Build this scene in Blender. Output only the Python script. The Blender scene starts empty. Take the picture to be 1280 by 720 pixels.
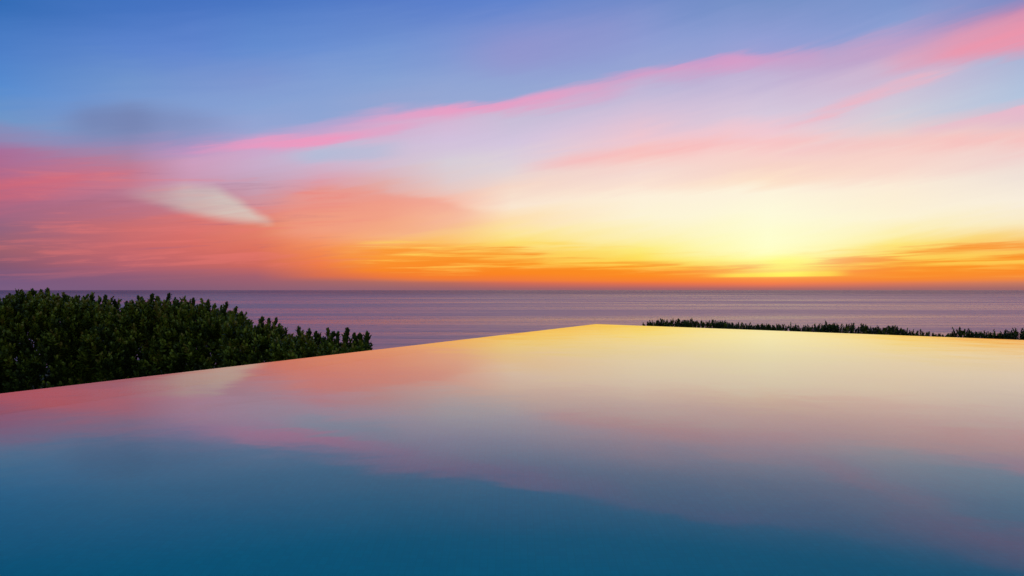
import bpy, bmesh, math, random
import numpy as np
from mathutils import Vector, Matrix

S = bpy.context.scene
COL = S.collection
F = 900.0            # focal length in photo pixels (1280 wide)
HZ = 362.5           # photo row of the horizon
EYE = 1.2            # eye height over the pool water (water at z = 0)
SEA = -12.0
R = math.radians


def lin(c):
    return tuple((v / 255 / 12.92) if v / 255 <= 0.04045 else ((v / 255 + 0.055) / 1.055) ** 2.4 for v in c)


# ------------------------------------------------------------------ node helper
class NG:
    def __init__(s, tree):
        s.t = tree
        tree.nodes.clear()

    def n(s, typ, **kw):
        nd = s.t.nodes.new(typ)
        for k, v in kw.items():
            setattr(nd, k, v)
        return nd

    def put(s, sock, v):
        if isinstance(v, bpy.types.NodeSocket):
            s.t.links.new(v, sock)
        elif v is not None:
            sock.default_value = v

    def m(s, op, a, b=None, c=None, clamp=False):
        nd = s.n('ShaderNodeMath', operation=op, use_clamp=clamp)
        for i, v in enumerate((a, b, c)):
            s.put(nd.inputs[i], v)
        return nd.outputs[0]

    def mix(s, f, a, b, blend='MIX'):
        nd = s.n('ShaderNodeMix', data_type='RGBA', blend_type=blend)
        s.put(nd.inputs[0], f)
        for i, v in ((6, a), (7, b)):
            if isinstance(v, tuple) and len(v) == 3:
                v = v + (1,)
            s.put(nd.inputs[i], v)
        return nd.outputs[2]

    def smooth(s, v, a, b):
        nd = s.n('ShaderNodeMapRange', interpolation_type='SMOOTHSTEP')
        for i, x in enumerate((v, a, b)):
            s.put(nd.inputs[i], x)
        return nd.outputs[0]

    def lmap(s, v, a, b, c=0.0, d=1.0, clamp=True):
        nd = s.n('ShaderNodeMapRange', clamp=clamp)
        for i, x in enumerate((v, a, b, c, d)):
            s.put(nd.inputs[i], x)
        return nd.outputs[0]

    def ramp(s, fac, stops, interp='LINEAR'):
        nd = s.n('ShaderNodeValToRGB')
        cr = nd.color_ramp
        cr.interpolation = interp
        stops = sorted(stops, key=lambda q: q[0])
        while len(cr.elements) < len(stops):
            cr.elements.new(0.5)
        for e, (p, c) in zip(cr.elements, stops):
            e.position = p
        for i, (p, c) in enumerate(stops):
            cr.elements[i].color = (*c, 1)
        s.put(nd.inputs[0], fac)
        return nd.outputs[0]

    def noise(s, vec, scale, detail=3, rough=0.5, dist=0.0):
        nd = s.n('ShaderNodeTexNoise')
        s.put(nd.inputs['Vector'], vec)
        nd.inputs['Scale'].default_value = scale
        nd.inputs['Detail'].default_value = detail
        nd.inputs['Roughness'].default_value = rough
        nd.inputs['Distortion'].default_value = dist
        return nd.outputs['Fac']

    def xyz(s, x, y, z):
        nd = s.n('ShaderNodeCombineXYZ')
        for i, v in enumerate((x, y, z)):
            s.put(nd.inputs[i], v)
        return nd.outputs[0]


# ------------------------------------------------------------------ the sky
def azf(px):
    return math.atan((px - 640) / F)


def elf(px, py):
    return math.atan((HZ - py) * math.cos(azf(px)) / F)


U0, U1 = -0.75, 0.75
ELT = R(32)


def build_sky():
    w = bpy.data.worlds.new('World')
    S.world = w
    w.use_nodes = True
    g = NG(w.node_tree)
    tc = g.n('ShaderNodeTexCoord').outputs['Generated']
    sp = g.n('ShaderNodeSeparateXYZ')
    g.put(sp.inputs[0], tc)
    X, Y, Z = sp.outputs
    az0 = g.m('ARCTAN2', X, Y)
    el0 = g.m('ARCSINE', Z)
    # soft, wind drawn irregularity of every cloud band
    nv = g.xyz(g.m('MULTIPLY', az0, 2.2), g.m('MULTIPLY', el0, 16.0), 0.0)
    nv = g.xyz(g.m('MULTIPLY', az0, 2.2), g.m('SUBTRACT', g.m('MULTIPLY', el0, 16.0), g.m('MULTIPLY', az0, 3.2)), 1.7)
    n1 = g.m('SUBTRACT', g.noise(nv, 2.4, 7, 0.58, 0.25), 0.5)
    fib = g.xyz(g.m('MULTIPLY', az0, 5.0), g.m('SUBTRACT', g.m('MULTIPLY', el0, 85.0), g.m('MULTIPLY', az0, 15.0)), 12.0)
    n2 = g.m('SUBTRACT', g.noise(fib, 1.6, 5, 0.6, 0.6), 0.5)      # fine feathering of the cloud fibres
    n1 = g.m('ADD', n1, g.m('MULTIPLY', n2, 0.40))
    hfade = g.smooth(el0, R(0.8), R(5.0))
    el = g.m('ADD', el0, g.m('MULTIPLY', g.m('MULTIPLY', n1, 0.030), hfade))
    az = az0

    def curve(pts):      # pts: (px, py) -> elevation as a function of azimuth
        st = [((azf(x) - U0) / (U1 - U0), (elf(x, y),) * 3) for x, y in pts]
        return g.ramp(un, st, 'LINEAR')

    def scal(pts):       # pts: (px, value)
        return g.ramp(un, [((azf(x) - U0) / (U1 - U0), (v,) * 3) for x, v in pts], 'EASE')

    un = g.lmap(az, U0, U1)
    C = [(-100, 168), (0, 172), (80, 182), (160, 185), (240, 187), (320, 172), (400, 160), (480, 143), (560, 133),
         (640, 125), (700, 112), (760, 100), (800, 88), (880, 82), (920, 72), (960, 70), (1040, 58), (1100, 42),
         (1200, 18), (1280, 2), (1330, -12)]
    def cpy(x):
        for (a, b), (c, d) in zip(C, C[1:]):
            if a <= x <= c:
                return b + (d - b) * (x - a) / (c - a)
    cc = curve(C)
    lowp = g.m('MULTIPLY', g.m('DIVIDE', el, cc), 0.6)
    upp = g.m('ADD', 0.6, g.m('MULTIPLY', g.m('DIVIDE', g.m('SUBTRACT', el, cc), g.m('SUBTRACT', ELT, cc)), 0.4))
    isup = g.m('GREATER_THAN', el, cc)
    wv = g.m('ADD', g.m('MULTIPLY', lowp, g.m('SUBTRACT', 1.0, isup)), g.m('MULTIPLY', upp, isup), clamp=True)

    def wof(px, py):
        e, c = elf(px, py), elf(px, cpy(px))
        return 0.6 * e / c if e <= c else 0.6 + 0.4 * (e - c) / (ELT - c)

    T = {
        0: [(0, 52, 108, 182), (60, 78, 127, 200), (110, 88, 140, 208), (150, 112, 150, 200), (170, 140, 138, 182),
            (192, 168, 112, 155), (225, 182, 105, 135), (262, 160, 103, 132), (285, 148, 100, 125), (312, 158, 97, 110),
            (332, 133, 88, 112), (350, 115, 88, 125), (361, 122, 92, 128)],
        160: [(0, 68, 115, 192), (60, 92, 132, 205), (100, 112, 148, 205), (130, 125, 155, 208), (165, 138, 150, 195),
              (182, 152, 140, 182), (200, 176, 130, 160), (225, 192, 128, 150), (245, 186, 122, 145),
              (262, 184, 112, 130), (282, 202, 110, 112), (310, 196, 104, 108), (332, 178, 98, 110),
              (346, 142, 92, 118), (361, 125, 90, 122)],
        240: [(0, 72, 116, 194), (60, 98, 135, 207), (100, 118, 148, 207), (130, 130, 158, 210), (165, 145, 158, 205),
              (184, 175, 150, 195), (205, 205, 158, 190), (230, 200, 150, 175), (250, 190, 130, 150),
              (275, 215, 118, 115), (305, 215, 110, 102), (330, 195, 102, 102), (345, 155, 95, 112), (361, 132, 92, 118)],
        320: [(0, 74, 118, 195), (60, 100, 140, 208), (100, 125, 150, 208), (130, 135, 162, 212), (164, 152, 165, 210),
              (176, 205, 160, 202), (200, 202, 172, 202), (225, 196, 162, 186), (250, 205, 150, 162),
              (270, 224, 132, 126), (290, 226, 128, 106), (312, 222, 115, 95), (332, 205, 105, 95),
              (346, 162, 96, 110), (361, 140, 95, 115)],
        400: [(0, 80, 122, 198), (60, 108, 144, 210), (100, 130, 158, 212), (145, 142, 165, 212), (158, 185, 165, 208),
              (170, 212, 165, 202), (186, 190, 188, 214), (205, 205, 180, 205), (225, 218, 160, 175),
              (242, 228, 150, 148), (262, 235, 150, 128), (285, 245, 165, 120), (305, 245, 145, 90),
              (330, 240, 125, 70), (345, 215, 110, 80), (352, 165, 102, 105), (361, 145, 98, 114)],
        480: [(0, 88, 125, 200), (60, 115, 148, 210), (100, 135, 162, 212), (130, 148, 165, 210), (144, 205, 165, 205),
              (160, 208, 175, 208), (185, 205, 190, 214), (208, 212, 188, 205), (230, 226, 172, 168),
              (250, 240, 162, 142), (272, 246, 172, 135), (292, 252, 192, 125), (308, 252, 175, 85),
              (325, 252, 158, 58), (336, 250, 135, 48), (346, 235, 118, 62), (352, 178, 108, 98), (361, 150, 100, 110)],
        560: [(0, 92, 128, 203), (60, 125, 150, 210), (100, 142, 163, 212), (126, 150, 168, 212), (134, 225, 160, 200),
              (146, 212, 180, 210), (175, 210, 192, 220), (205, 215, 205, 215), (235, 230, 200, 195),
              (252, 246, 185, 165), (270, 252, 205, 165), (290, 253, 212, 140), (308, 253, 190, 95),
              (320, 252, 160, 55), (336, 252, 138, 38), (347, 242, 118, 55), (353, 188, 108, 92), (361, 154, 100, 108)],
        640: [(0, 98, 132, 205), (60, 135, 150, 208), (100, 145, 165, 212), (118, 150, 168, 212), (128, 215, 165, 205),
              (142, 198, 188, 214), (180, 212, 197, 222), (210, 225, 212, 216), (235, 245, 215, 200),
              (255, 250, 230, 208), (275, 253, 222, 175), (292, 253, 228, 150), (306, 253, 222, 115),
              (318, 253, 195, 80), (332, 253, 155, 42), (342, 253, 130, 32), (350, 228, 112, 75), (361, 160, 100, 105)],
        800: [(0, 115, 140, 202), (50, 140, 158, 212), (82, 152, 165, 212), (92, 190, 168, 206), (110, 190, 184, 216),
              (140, 212, 192, 216), (170, 238, 198, 208), (192, 248, 202, 196), (215, 245, 218, 210),
              (232, 251, 226, 210), (245, 253, 240, 218), (270, 253, 243, 212), (294, 253, 240, 180),
              (310, 253, 236, 125), (325, 253, 222, 88), (336, 253, 172, 42), (345, 253, 142, 32),
              (353, 236, 116, 68), (361, 165, 100, 105)],
        960: [(0, 118, 145, 200), (50, 145, 158, 212), (66, 155, 160, 212), (76, 190, 165, 206), (100, 196, 182, 214),
              (140, 215, 200, 220), (162, 240, 200, 210), (182, 246, 206, 208), (207, 248, 212, 200),
              (225, 253, 226, 202), (240, 253, 243, 220), (270, 254, 250, 218), (300, 254, 254, 205),
              (316, 255, 255, 188), (326, 254, 250, 120), (334, 252, 215, 62), (342, 253, 190, 45),
              (349, 252, 135, 48), (355, 240, 115, 70), (361, 170, 100, 100)],
        1120: [(0, 125, 150, 205), (30, 138, 158, 210), (50, 178, 160, 204), (80, 205, 178, 206), (110, 206, 190, 214),
               (145, 208, 205, 218), (165, 234, 206, 206), (190, 247, 210, 202), (215, 249, 217, 205),
               (235, 252, 236, 215), (270, 253, 243, 212), (294, 253, 239, 172), (306, 253, 230, 120),
               (318, 253, 215, 90), (330, 252, 192, 62), (340, 253, 166, 46), (348, 246, 138, 50),
               (354, 220, 120, 85), (361, 165, 105, 105)],
        1280: [(-60, 110, 130, 195), (-8, 132, 140, 195), (12, 185, 138, 180), (30, 208, 150, 180), (60, 200, 165, 195), (74, 172, 182, 214),
               (118, 178, 196, 222), (135, 208, 190, 210), (165, 243, 198, 196), (190, 240, 212, 208),
               (220, 240, 226, 216), (250, 249, 238, 220), (278, 250, 234, 192), (295, 250, 208, 122),
               (310, 250, 186, 95), (325, 253, 190, 70), (335, 253, 158, 52), (345, 245, 145, 68),
               (352, 208, 126, 94), (361, 160, 105, 105)],
    }
    ks = sorted(T)
    col = None
    for i, px in enumerate(ks):
        st = [(min(1, max(0, wof(px, r[0]))), lin(r[1:])) for r in T[px]]
        top = lin(T[px][0][1:])
        st.append((1.0, (top[0] * 0.55, top[1] * 0.66, top[2] * 0.78)))
        rp = g.ramp(wv, st)
        if col is None:
            col = rp
        else:
            col = g.mix(g.lmap(az, azf(ks[i - 1]), azf(px)), col, rp)

    def band(col, lo, hi, slo, shi, amp, c, nz=None, el=el):
        """a cloud band between the curves lo and hi; slo, shi: edge softness in degrees"""
        a = curve(lo) if lo else None
        b = curve(hi) if hi else None
        mm = None
        if a is not None:
            mm = g.smooth(el, g.m('SUBTRACT', a, R(slo)), g.m('ADD', a, R(slo)))
        if b is not None:
            m2 = g.m('SUBTRACT', 1.0, g.smooth(el, g.m('SUBTRACT', b, R(shi)), g.m('ADD', b, R(shi))))
            mm = m2 if mm is None else g.m('MULTIPLY', mm, m2)
        mm = g.m('MULTIPLY', mm, scal(amp))
        if nz is not None:
            mm = g.m('MULTIPLY', mm, nz)
        return g.mix(mm, col, lin(c))

    # wispy modulation shared by the streaks
    wisp = g.smooth(g.noise(g.xyz(g.m('MULTIPLY', az, 3.0), g.m('SUBTRACT', g.m('MULTIPLY', el0, 30.0), g.m('MULTIPLY', az, 5.0)), 4.0), 2.0, 5, 0.6), 0.25, 0.62)
    # faint lilac veil high up
    col = band(col, [(540, 85), (640, 92), (760, 72), (900, 40)], [(540, 55), (640, 45), (760, 18), (900, 5)], 1.2, 1.5,
               [(540, 0), (650, .55), (740, .4), (880, 0)], (150, 148, 205))
    # smoky blue grey cloud
    col = band(col, [(60, 168), (100, 170), (160, 176), (240, 176), (320, 168)], [(60, 140), (100, 130), (160, 128), (240, 138), (320, 150)],
               1.4, .9, [(55, 0), (120, .62), (165, .7), (215, .4), (320, 0)], (112, 126, 172))
    # salmon streak on the left
    col = band(col, [(-100, 290), (0, 260), (60, 246), (130, 234), (200, 222)], [(-100, 246), (0, 222), (60, 208), (130, 204), (200, 200)],
               1.0, 1.0, [(-60, .6), (0, .6), (80, .65), (130, .55), (230, 0)], (216, 104, 118), wisp)
    # the long pink streak
    col = band(col, [(170, 199), (250, 192), (320, 185), (400, 181), (470, 172), (520, 160)], [(170, 190), (250, 182), (320, 174), (400, 169), (470, 160), (520, 150)],
               .25, .35, [(160, 0), (250, .4), (330, .7), (410, .85), (480, .4), (540, 0)], (242, 150, 190), wisp)
    col = band(col, [(420, 168), (500, 156), (570, 144), (640, 140), (700, 131), (760, 122), (830, 108)], [(420, 152), (500, 142), (570, 131), (640, 125), (700, 114), (760, 101), (830, 86)],
               .6, .28, [(430, 0), (500, .5), (590, .75), (660, .7), (740, .45), (830, 0)], (236, 156, 194), wisp)
    col = band(col, [(770, 100), (840, 96), (900, 88), (960, 84)], [(770, 88), (840, 82), (900, 70), (960, 68)],
               .5, .28, [(740, 0), (800, .5), (860, .5), (910, .6), (1010, .2), (1040, 0)], (226, 152, 196))
    # pale turquoise gap below the streak
    col = band(col, [(340, 205), (420, 200), (500, 195)], [(340, 190), (420, 184), (500, 176)], .3, .3,
               [(350, 0), (400, .7), (460, .6), (520, 0)], (176, 188, 216))
    # right hand streaks
    col = band(col, [(930, 92), (1040, 80), (1160, 62)], [(930, 70), (1040, 55), (1160, 32)], .9, .5,
               [(930, 0), (1000, .4), (1080, .5), (1160, .3), (1200, 0)], (200, 160, 198), wisp)
    col = band(col, [(1080, 92), (1150, 80), (1200, 74), (1280, 60), (1340, 46)], [(1080, 72), (1150, 58), (1200, 42), (1280, 22), (1340, 4)],
               .6, 1.1, [(1080, 0), (1140, .45), (1200, .8), (1280, .9), (1340, .9)], (240, 148, 170), g.lmap(g.noise(fib, 1.2, 5, .6, .3), .3, .6, .65, 1))
    col = band(col, [(960, 166), (1000, 156), (1040, 146), (1090, 128), (1150, 112), (1220, 88)], [(960, 158), (1000, 147), (1040, 132), (1090, 112), (1150, 92), (1220, 74)],
               .25, .4, [(960, 0), (1005, .6), (1040, .85), (1100, .55), (1160, .7), (1230, 0)], (247, 178, 190), wisp)
    # thin pink edge of the lowest cloud layer on the right
    col = band(col, [(1120, 172), (1180, 164), (1280, 146)], [(1120, 160), (1180, 152), (1280, 132)], .5, .15,
               [(1120, 0), (1180, .4), (1280, .6), (1340, .6)], (240, 182, 200))
    # pinkish band over the pale glow
    col = band(col, [(640, 215), (760, 204), (900, 190), (1280, 182)], [(640, 200), (760, 186), (900, 172), (1280, 166)], .6, .6,
               [(620, 0), (720, .6), (860, .6), (1000, .4), (1280, .45)], (250, 182, 182), wisp)
    # salmon cloud mass, centre left, with its crisp upper edge
    col = band(col, [(330, 300), (460, 300), (600, 292)], [(330, 256), (380, 240), (440, 233), (480, 236), (530, 246), (600, 260)], .9, .35,
               [(330, 0), (380, .45), (480, .5), (560, .4), (640, 0)], (238, 150, 134))
    # feathery bank on the left
    fm = g.noise(g.xyz(g.m('MULTIPLY', az, 4.0), g.m('SUBTRACT', g.m('MULTIPLY', el0, 55.0), g.m('MULTIPLY', az, 4.0)), 21.0), 1.8, 6, 0.62, 0.5)
    col = band(col, [(-100, 345), (500, 335)], [(-100, 205), (200, 205), (500, 240)], .8, 1.0, [(-100, .35), (380, .4), (520, 0)],
               (236, 122, 116), g.smooth(fm, .50, .70))
    col = band(col, [(-100, 350), (500, 330)], [(-100, 195), (200, 205), (500, 250)], .8, 1.0, [(-100, .32), (250, .3), (400, .15), (480, 0)],
               (150, 98, 128), g.smooth(fm, .46, .30))
    # the pale tongue of high cloud lit by the sky behind
    col = band(col, [(150, 246), (180, 250), (220, 262), (260, 271), (300, 276), (342, 279.5), (360, 281)],
               [(150, 240), (180, 238), (230, 231), (270, 235), (300, 252), (322, 268), (340, 277), (360, 284)],
               .45, .55, [(140, 0), (190, .25), (240, .52), (290, .68), (335, .8), (345, 0)], (212, 212, 200), g.lmap(g.noise(fib, 1.1, 4, 0.6, .4), .3, .6, .72, 1.0), g.m('ADD', el0, g.m('MULTIPLY', n2, .006)))
    # orange streaks hanging over the horizon
    hz = g.noise(g.xyz(g.m('MULTIPLY', az, 3.4), g.m('SUBTRACT', g.m('MULTIPLY', el0, 75.0), g.m('MULTIPLY', az, 1.5)), 9.0), 2.2, 4, 0.6, 0.3)
    hzm = g.smooth(hz, 0.42, 0.66)
    hzl = g.smooth(hz, 0.52, 0.30)
    E = el0
    col = band(col, [(380, 340), (1340, 342)], [(380, 306), (640, 306), (760, 326), (900, 330), (1000, 326), (1100, 308), (1340, 296)], .22, .25,
               [(400, 0), (480, .6), (640, .75), (800, .75), (960, .8), (1100, .85), (1340, .8)], (250, 138, 34), hzm, E)
    col = band(col, [(420, 342), (1340, 345)], [(420, 300), (640, 296), (900, 318), (1100, 304), (1340, 300)], .22, .25,
               [(400, 0), (500, .65), (700, .6), (960, .7), (1100, .6), (1340, .5)], (254, 214, 92), hzl, E)
    col = band(col, [(420, 351), (1340, 351)], [(420, 338), (700, 333), (960, 339), (1150, 334), (1340, 330)], .18, .35,
               [(420, 0), (560, .45), (760, .55), (960, .45), (1150, .55), (1340, .4)], (252, 134, 34), None, E)
    # glow where the sun has just gone behind the low bank
    col = band(col, [(860, 347), (1060, 345)], [(860, 344), (940, 341), (1000, 339), (1060, 338)], .06, .12,
               [(870, 0), (930, .7), (985, 1), (1030, .6), (1070, 0)], (255, 240, 70), None, E)
    dx = g.m('DIVIDE', g.m('SUBTRACT', az, azf(975)), 0.10)
    dy = g.m('DIVIDE', g.m('SUBTRACT', E, elf(975, 314)), 0.027)
    gl = g.m('EXPONENT', g.m('MULTIPLY', g.m('ADD', g.m('MULTIPLY', dx, dx), g.m('MULTIPLY', dy, dy)), -1.0))
    col = g.mix(g.m('MULTIPLY', gl, .36), col, lin((255, 255, 210)))
    dx = g.m('DIVIDE', g.m('SUBTRACT', az, azf(983)), 0.035)
    dy = g.m('DIVIDE', g.m('SUBTRACT', E, elf(983, 329)), 0.010)
    g2 = g.m('EXPONENT', g.m('MULTIPLY', g.m('ADD', g.m('MULTIPLY', dx, dx), g.m('MULTIPLY', dy, dy)), -1.0))
    col = g.mix(g.m('MULTIPLY', g2, .75), col, lin((255, 253, 130)))

    # Nishita sky overhead and behind, boosted and tinted to light pool and hedge
    sk = g.n('ShaderNodeTexSky', sky_type='NISHITA')
    sk.sun_disc = False
    sk.sun_elevation = R(1.6)
    sk.sun_rotation = azf(975)
    sk.altitude = 20
    nish = g.mix(1.0, sk.outputs[0], (3.5, 4.4, 5.2), 'MULTIPLY')
    ten = g.mix(1.0, col, (10.0, 10.0, 10.0), 'MULTIPLY')
    up = g.smooth(el0, R(24), R(48))
    side = g.smooth(g.m('ABSOLUTE', g.m('SUBTRACT', az, .05)), .78, 1.5)
    f = g.m('MAXIMUM', up, side)
    allc = g.mix(f, ten, nish)
    below = g.smooth(el0, R(-0.3), R(-2.0))
    allc = g.mix(below, allc, (0.25, 0.35, 0.55))
    bg = g.n('ShaderNodeBackground')
    g.put(bg.inputs[0], allc)
    bg.inputs[1].default_value = 0.1
    out = g.n('ShaderNodeOutputWorld')
    g.put(out.inputs[0], bg.outputs[0])
    w.cycles.sampling_method = 'MANUAL'
    w.cycles.sample_map_resolution = 512


build_sky()

sl = bpy.data.lights.new('sun', 'SUN')
sl.energy = 0.001      # the sun has gone behind the low bank: almost nothing of its beam is left
sl.angle = R(25.0)
sl.color = (1.0, 0.55, 0.25)
so = bpy.data.objects.new('sun', sl)
COL.objects.link(so)
sd = Vector((math.sin(azf(975)) * math.cos(R(1.6)), math.cos(azf(975)) * math.cos(R(1.6)), math.sin(R(1.6))))
so.rotation_euler = sd.to_track_quat('Z', 'Y').to_euler()
so.location = (20, -5, 30)


# ------------------------------------------------------------------ materials
def material(name):
    mt = bpy.data.materials.new(name)
    mt.use_nodes = True
    g = NG(mt.node_tree)
    b = g.n('ShaderNodeBsdfPrincipled')
    o = g.n('ShaderNodeOutputMaterial')
    g.put(o.inputs[0], b.outputs[0])
    return mt, g, b


def objcoord(g):
    return g.n('ShaderNodeTexCoord').outputs['Object']


def bump(g, b, h, strength, dist):
    nd = g.n('ShaderNodeBump')
    nd.inputs['Strength'].default_value = strength
    nd.inputs['Distance'].default_value = dist
    g.put(nd.inputs['Height'], h)
    g.put(b.inputs['Normal'], nd.outputs[0])


def scaled(g, v, s):
    nd = g.n('ShaderNodeMapping')
    nd.inputs['Scale'].default_value = s
    g.put(nd.inputs[0], v)
    return nd.outputs[0]


# pool water: clear body seen by refraction, mirror-like only at glancing angles
M_pool, g, b = material('pool_water')
v = objcoord(g)
h = g.noise(scaled(g, v, (1, 1, 1)), 0.9, 3, 0.5, 0.2)
bn = g.n('ShaderNodeBump')
bn.inputs['Strength'].default_value = 0.20
bn.inputs['Distance'].default_value = 0.02
g.put(bn.inputs['Height'], h)
geo = g.n('ShaderNodeNewGeometry')
dt = g.n('ShaderNodeVectorMath', operation='DOT_PRODUCT')
g.put(dt.inputs[0], geo.outputs['Normal']); g.put(dt.inputs[1], geo.outputs['Incoming'])
cosv = g.m('ABSOLUTE', dt.outputs['Value'])
REF = [(0, 1.0), (3.5, .92), (5, .78), (7.5, .64), (9, .52), (12, .30), (14, .185), (16.5, .105), (19, .03), (23, .006), (90, .004)]
fr = g.ramp(cosv, [(math.sin(R(a)), (q, q, q)) for a, q in REF])
rf = g.n('ShaderNodeBsdfRefraction')
rf.inputs['IOR'].default_value = 1.33
rf.inputs['Roughness'].default_value = 0.0
rf.inputs['Color'].default_value = (.6, 1, 1, 1)
gs = g.n('ShaderNodeBsdfGlossy')
gs.inputs['Roughness'].default_value = 0.046
gs.inputs['Color'].default_value = (1, .86, .73, 1)
for q in (rf, gs):
    g.put(q.inputs['Normal'], bn.outputs[0])
mx = g.n('ShaderNodeMixShader')
g.put(mx.inputs[0], fr)
g.put(mx.inputs[1], rf.outputs[0]); g.put(mx.inputs[2], gs.outputs[0])
g.put([q for q in g.t.nodes if q.type == 'OUTPUT_MATERIAL'][0].inputs[0], mx.outputs[0])
g.t.nodes.remove(b)

# basin: small blue mosaic tile
M_tile, g, b = material('blue_pool_tile')
v = objcoord(g)
br = g.n('ShaderNodeTexBrick')
g.put(br.inputs['Vector'], v)
br.offset = 0.0
br.inputs['Scale'].default_value = 1.0
br.inputs['Brick Width'].default_value = 0.05
br.inputs['Row Height'].default_value = 0.05
br.inputs['Mortar Size'].default_value = 0.0022
br.inputs['Color1'].default_value = (0.0, 0.54, 0.80, 1)
br.inputs['Color2'].default_value = (0.0, 0.50, 0.76, 1)
br.inputs['Mortar'].default_value = (0.0, 0.49, 0.72, 1)
big = g.lmap(g.noise(v, 0.35, 3), 0.3, 0.7, 0.93, 1.05)
g.put(b.inputs['Base Color'], g.mix(1.0, br.outputs[0], g.xyz(big, big, big), 'MULTIPLY'))
b.inputs['Roughness'].default_value = 0.35

# dark wet stone of the overflow wall
M_stone, g, b = material('dark_wet_stone')
v = objcoord(g)
n = g.noise(v, 9, 5)
g.put(b.inputs['Base Color'], g.ramp(n, [(0.3, (0.02, 0.02, 0.022)), (0.7, (0.055, 0.052, 0.05))]))
b.inputs['Roughness'].default_value = 0.35
bump(g, b, n, 0.4, 0.01)

# deck
M_deck, g, b = material('pale_travertine')
v = objcoord(g)
br = g.n('ShaderNodeTexBrick')
g.put(br.inputs['Vector'], v)
br.inputs['Scale'].default_value = 1.0
br.inputs['Brick Width'].default_value = 0.6
br.inputs['Row Height'].default_value = 0.4
br.inputs['Mortar Size'].default_value = 0.004
br.inputs['Color1'].default_value = (0.42, 0.36, 0.28, 1)
br.inputs['Color2'].default_value = (0.36, 0.31, 0.25, 1)
br.inputs['Mortar'].default_value = (0.2, 0.18, 0.15, 1)
n = g.lmap(g.noise(v, 12, 5), 0.3, 0.7, 0.85, 1.08)
g.put(b.inputs['Base Color'], g.mix(1.0, br.outputs[0], g.xyz(n, n, n), 'MULTIPLY'))
b.inputs['Roughness'].default_value = 0.6

# sea
M_sea, g, b = material('sea_water')
v = objcoord(g)
gl_ = g.n('ShaderNodeBsdfGlossy')
spv = g.n('ShaderNodeSeparateXYZ')
g.put(spv.inputs[0], v)
far = g.smooth(spv.outputs[1], 500.0, 3500.0)      # gloss colour darkens with distance offshore
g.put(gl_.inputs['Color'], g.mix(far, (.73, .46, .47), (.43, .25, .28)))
b.inputs['Base Color'].default_value = (0.03, 0.026, 0.07, 1)
b.inputs['IOR'].default_value = 1.33
wind = g.noise(scaled(g, v, (0.0016, 0.011, 1)), 1.0, 5, 0.6, 0.4)
rgh = g.lmap(wind, 0.35, 0.65, 0.20, 0.40)
g.put(b.inputs['Roughness'], rgh)
g.put(gl_.inputs['Roughness'], rgh)
sw = g.noise(scaled(g, v, (0.008, 0.05, 1)), 1.0, 4, 0.6)
ch = g.noise(scaled(g, v, (0.12, 0.25, 1)), 1.0, 4, 0.6)
hh = g.m('ADD', g.m('MULTIPLY', sw, 3.0), g.m('MULTIPLY', ch, 1.5))
hh = g.m('ADD', hh, g.m('MULTIPLY', wind, 6.0))
bump(g, b, hh, 1.0, 1.0)
g.put(gl_.inputs['Normal'], [q for q in g.t.nodes if q.type == 'BUMP'][0].outputs[0])
mxs = g.n('ShaderNodeMixShader')
g.put(mxs.inputs[0], g.lmap(wind, .35, .65, .55, .97))
g.put(mxs.inputs[1], b.outputs[0]); g.put(mxs.inputs[2], gl_.outputs[0])
g.put([q for q in g.t.nodes if q.type == 'OUTPUT_MATERIAL'][0].inputs[0], mxs.outputs[0])

# soil of the slope
M_soil, g, b = material('dry_earth')
v = objcoord(g)
n = g.noise(v, 1.5, 6)
g.put(b.inputs['Base Color'], g.ramp(n, [(0.3, (0.03, 0.026, 0.018)), (0.7, (0.07, 0.058, 0.04))]))
b.inputs['Roughness'].default_value = 0.95
bump(g, b, n, 0.6, 0.15)

# leaves: colour differs from leaf to leaf and shoot to shoot
M_leaf, g, b = material('leathery_green_leaf')
at = g.n('ShaderNodeAttribute', attribute_name='leaf_tone')
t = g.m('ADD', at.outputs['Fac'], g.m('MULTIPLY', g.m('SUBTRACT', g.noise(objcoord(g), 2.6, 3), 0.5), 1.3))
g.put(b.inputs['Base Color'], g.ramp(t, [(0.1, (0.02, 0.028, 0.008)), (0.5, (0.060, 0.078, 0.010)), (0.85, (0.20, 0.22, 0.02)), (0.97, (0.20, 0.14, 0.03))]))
b.inputs['Roughness'].default_value = 0.5
b.inputs['Specular IOR Level'].default_value = 0.3

M_bark, g, b = material('grey_brown_bark')
n = g.noise(scaled(g, objcoord(g), (8, 8, 2)), 3, 4)
g.put(b.inputs['Base Color'], g.ramp(n, [(0.3, (0.03, 0.022, 0.015)), (0.7, (0.09, 0.07, 0.05))]))
b.inputs['Roughness'].default_value = 0.9


# ------------------------------------------------------------------ mesh helpers
def mesh_obj(name, verts, faces, mat, parent=None, smooth=False):
    me = bpy.data.meshes.new(name)
    me.from_pydata([tuple(p) for p in verts], [], faces)
    me.materials.append(mat)
    if smooth:
        me.shade_smooth()
    me.update()
    o = bpy.data.objects.new(name, me)
    COL.objects.link(o)
    if parent is not None:
        o.parent = parent
    return o


def thing(name, label, cat, loc, group=None):
    o = bpy.data.objects.new(name, None)
    o.empty_display_size = 0.3
    COL.objects.link(o)
    o.location = loc
    o['label'] = label
    o['category'] = cat
    if group:
        o['group'] = group
    return o


def ground_pt(px, py, z=0.0):
    """photo pixel -> point on the level plane z"""
    Yd = (EYE - z) * F / (py - HZ)
    return Vector(((px - 640) / F * Yd, Yd, z))


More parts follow.
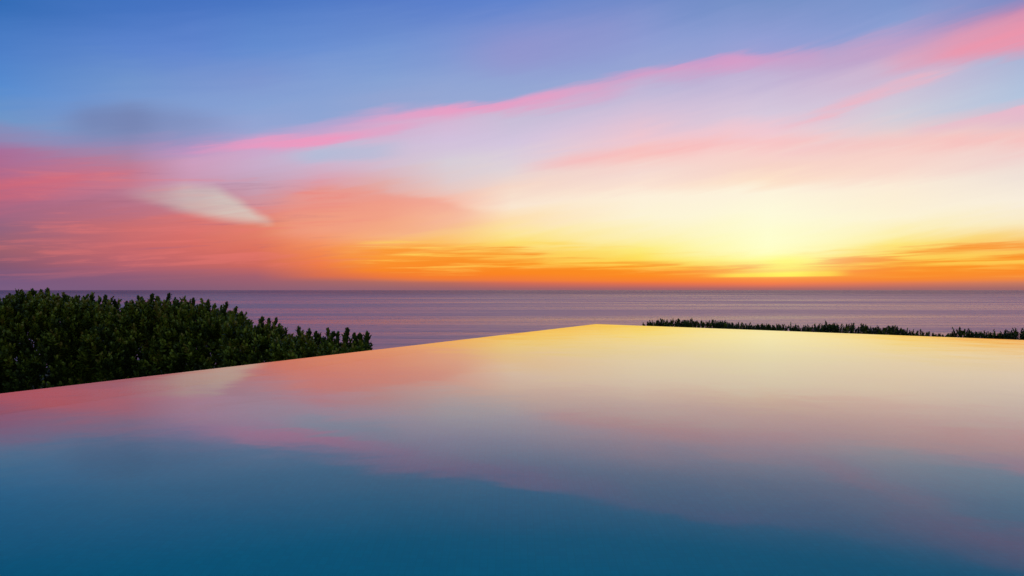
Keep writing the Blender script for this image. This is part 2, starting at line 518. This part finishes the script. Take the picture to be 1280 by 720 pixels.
# ------------------------------------------------------------------ pool
Cn = ground_pt(745, 405)
Ln = ground_pt(0, 492)
Rn = ground_pt(1280, 425)
Lp = Cn + (Ln - Cn) * 1.42
Rp = Cn + (Rn - Cn) * 1.7
NY = 0.55
poly = [Vector((Lp.x, NY, 0)), Lp, Cn, Rp, Vector((Rp.x, NY, 0))]     # outer line of the water, clockwise from near left


def offset_poly(pts, d):
    n = len(pts)
    out = []
    for i in range(n):
        a, p, c = pts[i - 1], pts[i], pts[(i + 1) % n]
        e1 = (p - a).normalized()
        e2 = (c - p).normalized()
        n1 = Vector((-e1.y, e1.x, 0))
        n2 = Vector((-e2.y, e2.x, 0))
        k = (n1 + n2)
        k = k / max(1e-6, (1 + n1.dot(n2)))
        out.append(p + k * d)
    return out


def ring(pts, z):
    return [Vector((p.x, p.y, z)) for p in pts]


def lofted(rings, closed_top=False):
    n = len(rings[0])
    vs, fs = [], []
    for r in rings:
        vs += r
    for k in range(len(rings) - 1):
        for i in range(n):
            j = (i + 1) % n
            fs.append((k * n + i, k * n + j, (k + 1) * n + j, (k + 1) * n + i))
    return vs, fs


# water: level sheet whose rim rolls over the overflow wall
rr = [ring(poly, 0.0)]
vs, fs = lofted([ring(offset_poly(poly, d), z) for d, z in
                 ((0.0, 0.0), (0.012, -0.001), (0.022, -0.005), (0.028, -0.012), (0.031, -0.03), (0.031, -0.25))])
fs = [tuple(range(len(poly)))] + fs
water = mesh_obj('pool_water', vs, fs, M_pool)
bm = bmesh.new(); bm.from_mesh(water.data)
bmesh.ops.recalc_face_normals(bm, faces=bm.faces)
if sum(f.normal.z for f in bm.faces if len(f.verts) > 4) < 0:
    bmesh.ops.reverse_faces(bm, faces=bm.faces)
bm.to_mesh(water.data); bm.free()
water['kind'] = 'structure'

pool = thing('infinity_pool', 'large infinity pool with dark blue tiles whose far corner overlooks the sea', 'pool', (0, 8, 0))
inner = offset_poly(poly, -0.22)
# tiled basin: floor and inner faces; rim lies 2 cm under the water
vs, fs = lofted([ring(inner, -0.02), ring(inner, -1.35)])
n = len(inner)
fs.append(tuple(range(n, 2 * n))[::-1])
ba = mesh_obj('basin', [p - pool.location for p in vs], fs, M_tile, pool)
# overflow wall
o1, outer = offset_poly(poly, 0.022), offset_poly(poly, 0.15)      # wet stone ledge just below the brim, added to draw a thin dark line
vs, fs = lofted([ring(inner, -1.36), ring(inner, -0.021), ring(o1, -0.021), ring(o1, -0.045), ring(outer, -0.05), ring(outer, -3.2)])
wa = mesh_obj('overflow_wall', [p - pool.location for p in vs], fs, M_stone, pool)

# deck where the camera stands
vs, fs = [], []
dx0, dx1, dy0, dy1 = Lp.x - 4, Rp.x + 4, -7.0, NY + 0.03
bm = bmesh.new()
bmesh.ops.create_cube(bm, size=1)
for q in bm.verts:
    q.co = Vector((dx0 if q.co.x < 0 else dx1, dy0 if q.co.y < 0 else dy1, 0.10 if q.co.z > 0 else -1.2))
bmesh.ops.bevel(bm, geom=bm.edges[:], offset=0.015, segments=2, affect='EDGES')
me = bpy.data.meshes.new('pool_deck'); bm.to_mesh(me); bm.free(); me.materials.append(M_deck)
deck = bpy.data.objects.new('pool_deck', me); COL.objects.link(deck); deck['kind'] = 'structure'


# ------------------------------------------------------------------ terrain and sea
def terr_z(x, y):
    t = max(0.0, y - 9 - 0.0 * x)
    base = -1.9 - 0.0 * t
    # the cliff
    if y > 30:
        base -= (y - 30) * 0.42
    base += 0.12 * math.sin(x * 0.37 + y * 0.21) + 0.08 * math.sin(x * 0.9 - y * 0.55)
    if y < 3:
        base -= 0
    return max(base, SEA - 3.5)


nx, ny = 120, 70
xs = np.linspace(-90, 90, nx)
ys = np.linspace(-12, 72, ny)
vs = [(x, y, terr_z(x, y)) for y in ys for x in xs]
fs = [(j * nx + i, j * nx + i + 1, (j + 1) * nx + i + 1, (j + 1) * nx + i) for j in range(ny - 1) for i in range(nx - 1)]
te = mesh_obj('terrain', vs, fs, M_soil, smooth=True)
te['kind'] = 'structure'

# sea: rings of quads getting larger towards the horizon
edges = [30, 60, 120, 240, 500, 1000, 2500, 8000, 25000, 80000]
vs, fs = [], []
for e in edges:
    for k in range(33):
        a = R(-110 + 220 * k / 32)
        vs.append((math.sin(a) * e, math.cos(a) * e, SEA))
for r_ in range(len(edges) - 1):
    for k in range(32):
        fs.append((r_ * 33 + k, r_ * 33 + k + 1, (r_ + 1) * 33 + k + 1, (r_ + 1) * 33 + k))
sea = mesh_obj('sea', vs, fs, M_sea)
bm = bmesh.new(); bm.from_mesh(sea.data)
for f_ in bm.faces:
    f_.normal_update()
    if f_.normal.z < 0:
        f_.normal_flip()
bm.to_mesh(sea.data); bm.free()
sea['kind'] = 'structure'

# ------------------------------------------------------------------ shrubs
rng = np.random.default_rng(7)


def leaf_template(L, W):
    """one bent obovate leaf along +Z with its face to +Y"""
    v = np.array([(0, 0, 0), (-.42 * W, .03 * L, .45 * L), (.42 * W, .03 * L, .45 * L), (-.40 * W, -.01 * L, .85 * L),
                  (.40 * W, -.01 * L, .85 * L), (0, -.06 * L, 1.0 * L), (0, .08 * L, .5 * L)], float)
    f = [(0, 6, 1), (0, 2, 6), (1, 6, 5, 3), (6, 2, 4, 5)]
    return v, f


def shoot(seed, length, nleaf, L, W, up=1.0):
    """an upright leafy shoot: whorled leaves along a stem ending in a tuft; returns verts, faces, tone"""
    r = np.random.default_rng(seed)
    V, Fs, Tn = [], [], []
    off = 0
    base, fc = leaf_template(1.0, 1.0)
    for k in range(nleaf):
        t = (k + r.random()) / nleaf
        z = length * (0.05 + 0.93 * t)
        a = k * 2.39996 + r.normal(0, .25)
        tilt = R((62 - 46 * t) * up + r.normal(0, 8))       # lower leaves spread, upper stand up
        s = (1.05 - .35 * t) * r.uniform(.8, 1.15)
        v = base * np.array([W * s, L * s, L * s])
        # tilt away from stem: leaf faces inward/upward
        ct, st = math.cos(tilt), math.sin(tilt)
        v = np.stack([v[:, 0], v[:, 1] * ct + -v[:, 2] * st, v[:, 2] * ct + v[:, 1] * st], 1)
        ca, sa = math.cos(a), math.sin(a)
        v = np.stack([v[:, 0] * ca - v[:, 1] * sa, v[:, 0] * sa + v[:, 1] * ca, v[:, 2] + z], 1)
        V.append(v)
        Fs += [tuple(i + off for i in f) for f in fc]
        Tn += [r.uniform(.2, .6) + .2 * t] * len(v)
        off += len(v)
    # stem
    q = 0.008 * (L / .1)
    sv = []
    for z, w_ in ((-.25 * length, q * 1.2), (length, q * .5)):
        for k in range(4):
            sv.append((w_ * math.cos(k * 1.5708), w_ * math.sin(k * 1.5708), z))
    V.append(np.array(sv))
    for k in range(4):
        Fs.append((off + k, off + (k + 1) % 4, off + 4 + (k + 1) % 4, off + 4 + k))
    Tn += [.2] * 8
    return np.concatenate(V), Fs, np.array(Tn)


BIG = [shoot(i, L_, n_, .15, .075) for i, (L_, n_) in enumerate([(.30, 20), (.36, 22), (.24, 18), (.33, 20), (.42, 24)])]
SMALL = [shoot(20 + i, L_, n_, .10, .046) for i, (L_, n_) in enumerate([(.20, 18), (.25, 20), (.16, 16), (.28, 20)])]

TUFT = [shoot(40 + i, L_, n_, .17, .080, .45) for i, (L_, n_) in enumerate([(.14, 15), (.2, 18), (.11, 13)])]


def rot_to(d, spin):
    q = Vector((0, 0, 1)).rotation_difference(Vector(d).normalized())
    return np.array((q.to_matrix() @ Matrix.Rotation(spin, 3, 'Z')))


TIP_TONE = -.1234


def foliage(name, items, protos, parent, origin):
    V, T, loops, starts, tot = [], [], [], [], []
    off = 0
    ls = 0
    for (pos, d, s, tone) in items:
        ps = TUFT if tone == TIP_TONE else protos
        pv, pf, pt = ps[rng.integers(len(ps))]
        M = rot_to(d, rng.uniform(0, 6.28))
        V.append(pv @ M.T * s + (np.array(pos) - origin))
        T.append(np.clip(pt + tone, 0, 1))
        for f in pf:
            loops.extend([i + off for i in f])
            starts.append(ls)
            ls += len(f)
        off += len(pv)
    V = np.concatenate(V)
    T = np.concatenate(T)
    me = bpy.data.meshes.new(name)
    me.vertices.add(len(V)); me.vertices.foreach_set('co', V.astype(np.float32).ravel())
    me.loops.add(len(loops)); me.loops.foreach_set('vertex_index', np.array(loops, np.int32))
    me.polygons.add(len(starts)); me.polygons.foreach_set('loop_start', np.array(starts, np.int32))
    me.update(calc_edges=True)
    at = me.attributes.new('leaf_tone', 'FLOAT', 'POINT')
    at.data.foreach_set('value', T.astype(np.float32))
    me.materials.append(M_leaf)
    o = bpy.data.objects.new(name, me)
    COL.objects.link(o)
    o.parent = parent
    return o


def tube(vs, fs, pts, rads, seg=6):
    o = len(vs)
    for p, r_ in zip(pts, rads):
        for k in range(seg):
            a = k * 2 * math.pi / seg
            vs.append((p[0] + r_ * math.cos(a), p[1] + r_ * math.sin(a), p[2]))
    for i in range(len(pts) - 1):
        for k in range(seg):
            fs.append((o + i * seg + k, o + i * seg + (k + 1) % seg, o + (i + 1) * seg + (k + 1) % seg, o + (i + 1) * seg + k))


def interp(pts, x):
    return float(np.interp(x, [p[0] for p in pts], [p[1] for p in pts]))


def shrub(name, label, x0, x1, Zd, depth, top, protos, per_m2, tip, group, sc=1.0, spikes=()):
    """x0..x1: photo columns the crown spans at distance Zd; top: silhouette (column,row)"""
    def P(px, py, z=Zd):
        return ((px - 640) / F * z, z, EYE - (py - HZ) / F * z)
    xa, xb = P(x0, 0)[0], P(x1, 0)[0]
    cx = (xa + xb) / 2
    gz = terr_z(cx, Zd)
    root = thing(name, label, 'shrub', (cx, Zd, gz - 0.05), group)
    org = np.array((cx, Zd, gz - 0.05))
    items = []
    wid = xb - xa
    hmean = P(0, interp(top, (x0 + x1) / 2))[2] - gz
    nsh = int(per_m2 * wid * (hmean + depth * 1.3))
    for _ in range(nsh):
        px = rng.uniform(x0, x1)
        X = P(px, 0)[0]
        H = P(0, interp(top, px))[2] - tip
        ex = min(1.0, max(0.0, 1 - abs(2 * (X - cx) / wid) ** 4)) ** .5
        q = rng.random()
        dd = depth * (.35 + .65 * ex)
        if q < .62:        # face towards the pool, from the ground to the shoulder
            t = rng.random() ** .85
            bulge = math.sin(X * 3.1 + t * 4) * .20 + math.sin(X * 7.3 - t * 9) * .11
            dy = -dd * math.sqrt(max(0, 1 - (t * .97) ** 4)) + bulge * depth
            hz_ = gz + t * (H - gz)
            th = 1.2 * t
        elif q < .9:       # top
            s_ = rng.uniform(-1, 1)
            dy = dd * s_
            hz_ = gz + (H - gz) * (1 - abs(s_) ** 3) ** .35 + rng.normal(0, tip * .2)
            th = 1.57 + s_
        else:
            dy = dd * rng.uniform(-.7, .6)
            hz_ = gz + (H - gz) * rng.uniform(.1, .85)
            th = .8
        hz_ = min(hz_, H + tip * .25)
        clump = 0
        d = (rng.normal(0, .22) + .35 * (X - cx) / wid, rng.normal(0, .2) - .6 * math.cos(th), 1.0)
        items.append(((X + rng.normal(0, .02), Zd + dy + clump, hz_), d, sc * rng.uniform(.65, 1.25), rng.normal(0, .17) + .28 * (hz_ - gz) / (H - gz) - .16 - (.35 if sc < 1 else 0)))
    for (px, py, s) in spikes:
        q = P(px, py)
        lean = rng.normal(.05, .16)
        u_ = 1.0 if sc == 1 else .5
        for kk in range(5 if sc == 1 else 3):
            items.append(((q[0] - lean * .13 * kk, Zd + rng.normal(0, .04), q[2] - s * u_ * (.30 + .12 * kk)),
                          (lean, rng.normal(0, .1), 1), u_ * s * 1.15 * (1 - .05 * kk), TIP_TONE))
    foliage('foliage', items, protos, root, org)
    vs, fs = [], []
    for k in range(max(3, int(wid * 3))):
        bx = rng.uniform(-.3, .3) * wid
        tx = bx + rng.uniform(-.2, .2) * wid
        tx = max(-.46 * wid, min(.46 * wid, tx))
        hh_ = (P(0, interp(top, (cx + tx) / Zd * F + 640))[2] - gz) * rng.uniform(.6, .85)
        yy = rng.uniform(-.4, .4) * depth
        pts = [(bx, yy * .4, -.05), (bx + (tx - bx) * .3, yy * .7, hh_ * .4), (bx + (tx - bx) * .8, yy, hh_ * .8), (tx, yy, hh_)]
        tube(vs, fs, pts, [.03 * sc + .004, .022 * sc + .003, .012 * sc + .002, .005])
    mesh_obj('stems', vs, fs, M_bark, root)
    return root


LT = [(-500, 372), (-200, 366), (-60, 371), (0, 370), (20, 366), (60, 364), (85, 368), (110, 371), (130, 372), (150, 375), (165, 377), (178, 372),
      (190, 371), (210, 373), (230, 373), (250, 376), (280, 383), (300, 390), (306, 400), (314, 404), (325, 400), (335, 398),
      (345, 402), (352, 411), (365, 418), (375, 414), (395, 413), (405, 417), (420, 415), (435, 418), (445, 417),
      (455, 416), (461, 417), (470, 432)]
GL = 'hedge shrubs left of the pool'
LEFT = [
    ('leafy green shrub at the left end of the hedge, cut by the picture edge', -330, 42, 20, 1.3),
    ('tallest bushy shrub of the left hedge, topped by a row of tufts against the horizon', 20, 112, 20.6, 1.2),
    ('dark shrub filling the shallow dip in the left hedge top', 96, 182, 21.2, 1.2),
    ('rounded dark shrub right of the dip in the left hedge, just under the horizon', 166, 252, 21.6, 1.2),
    ('dark shrub whose top slopes down on the seaward side of the tall hedge', 226, 308, 21.4, 1.1),
    ('mid height shrub with two leafy tufts where the hedge steps down', 296, 366, 19.6, .9),
    ('low shrub with short tufts next to last before the hedge ends above the pool edge', 352, 418, 18.6, .7),
    ('lowest shrub with separate upright leafy shoots at the right end of the left hedge', 404, 459, 18.1, .6),
]
SPK = {0: [(8, 366, 1), (26, 364, 1)], 1: [(27, 361, 1), (39, 360, 1), (51, 361, 1), (61, 361, 1), (72, 366, .9), (84, 366, .9)],
       2: [(96, 370, .8), (104, 369, .8), (114, 366, .9), (122, 371, .8), (130, 370, 1), (144, 373, .8), (158, 374, .9)], 3: [(176, 368, .9), (187, 368, 1), (199, 368, 1), (208, 367, 1), (220, 371, .8), (242, 370, .9)],
       4: [(258, 375, .8), (281, 378, .9), (292, 382, 1), (303, 388, .9)], 5: [(326, 394, 1), (336, 395, 1), (342, 398, .9), (349, 408, .8)],
       6: [(375, 409, 1), (386, 410, 1), (395, 411, 1), (411, 411, .9)],
       7: [(414, 411, 1), (422, 413, .9), (433, 411, 1), (444, 413, 1), (452, 413, 1), (459, 412, 1.1)]}
for i, (lab, x0, x1, zd, dp) in enumerate(LEFT):
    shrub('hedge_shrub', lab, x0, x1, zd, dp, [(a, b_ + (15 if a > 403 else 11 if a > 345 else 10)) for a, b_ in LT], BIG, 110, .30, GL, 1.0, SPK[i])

# low shrubs beyond the far edge
RT = [(740, 407), (790, 406), (805, 404.5), (815, 402), (860, 401.5), (880, 402), (900, 403), (930, 406), (950, 407), (965, 408), (975, 407), (1000, 409), (1012, 410),
      (1020, 408), (1035, 406), (1060, 407), (1078, 407), (1085, 411), (1100, 411), (1110, 410), (1125, 411), (1133, 416), (1150, 416), (1165, 417), (1178, 419),
      (1184, 418), (1192, 419), (1197, 413), (1208, 412), (1216, 417), (1235, 416), (1250, 419), (1258, 415), (1270, 415), (1290, 416), (1400, 422)]
GR = 'low shrubs beyond the far pool edge'
RIGHT = [
    ('low spiky shrub at the left start of the dark row past the pool edge', 805, 862, 27.6, .4),
    ('fullest low shrub in the left stretch of the row past the pool edge', 852, 912, 27.2, .4),
    ('low shrub sinking towards the right below the sun glow', 902, 962, 26.6, .4),
    ('flat shrub right of the sun glow with a few tiny tufts', 955, 1012, 25.8, .4),
    ('short shrub just left of the tallest clump past the far pool edge', 1006, 1040, 25.3, .4),
    ('tallest dark clump of upright shoots past the far pool edge', 1032, 1084, 24.9, .4),
    ('shrub with thin spread twigs right of the tallest clump', 1078, 1134, 24.4, .4),
    ('very low shrub with small round tufts in the gap of the row', 1136, 1170, 24.0, .35),
    ('tiny single tuft standing in the barest gap of the row', 1174, 1194, 23.7, .25),
    ('narrow upright shrub right after the bare gap', 1193, 1216, 23.4, .3),
    ('low uneven shrub between the narrow upright one and the last at right', 1212, 1254, 23.1, .35),
    ('last low shrub of the row at the right border of the picture', 1252, 1330, 22.8, .4),
]
for i, (lab, x0, x1, zd, dp) in enumerate(RIGHT):
    sp = []
    x = x0 + 4
    while x < min(x1, 1282) - 2:
        if x > 812:
            sp.append((x, interp(RT, x) - rng.uniform(0.0, 3.2), rng.uniform(.7, 1.15)))
        x += rng.uniform(5, 13)
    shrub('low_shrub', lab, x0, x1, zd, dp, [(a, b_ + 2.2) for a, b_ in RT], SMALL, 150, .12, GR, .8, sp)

# ------------------------------------------------------------------ camera
cam = bpy.data.cameras.new('camera')
cam.sensor_width = 36
cam.lens = 36 * F / 1280
cam.clip_end = 200000
cam.clip_start = 0.05
co = bpy.data.objects.new('camera', cam)
COL.objects.link(co)
co.location = (0, 0, EYE)
co.rotation_euler = (R(90) + math.atan(2.5 / F), 0, 0)
S.camera = co

S.view_settings.view_transform = 'Standard'
S.view_settings.look = 'None'
S.view_settings.exposure = 0
S.view_settings.gamma = 1
S.view_settings.use_curve_mapping = False
S.cycles.max_bounces = 8
S.cycles.transmission_bounces = 6
S.cycles.use_denoising = True
S.cycles.sample_clamp_indirect = 4
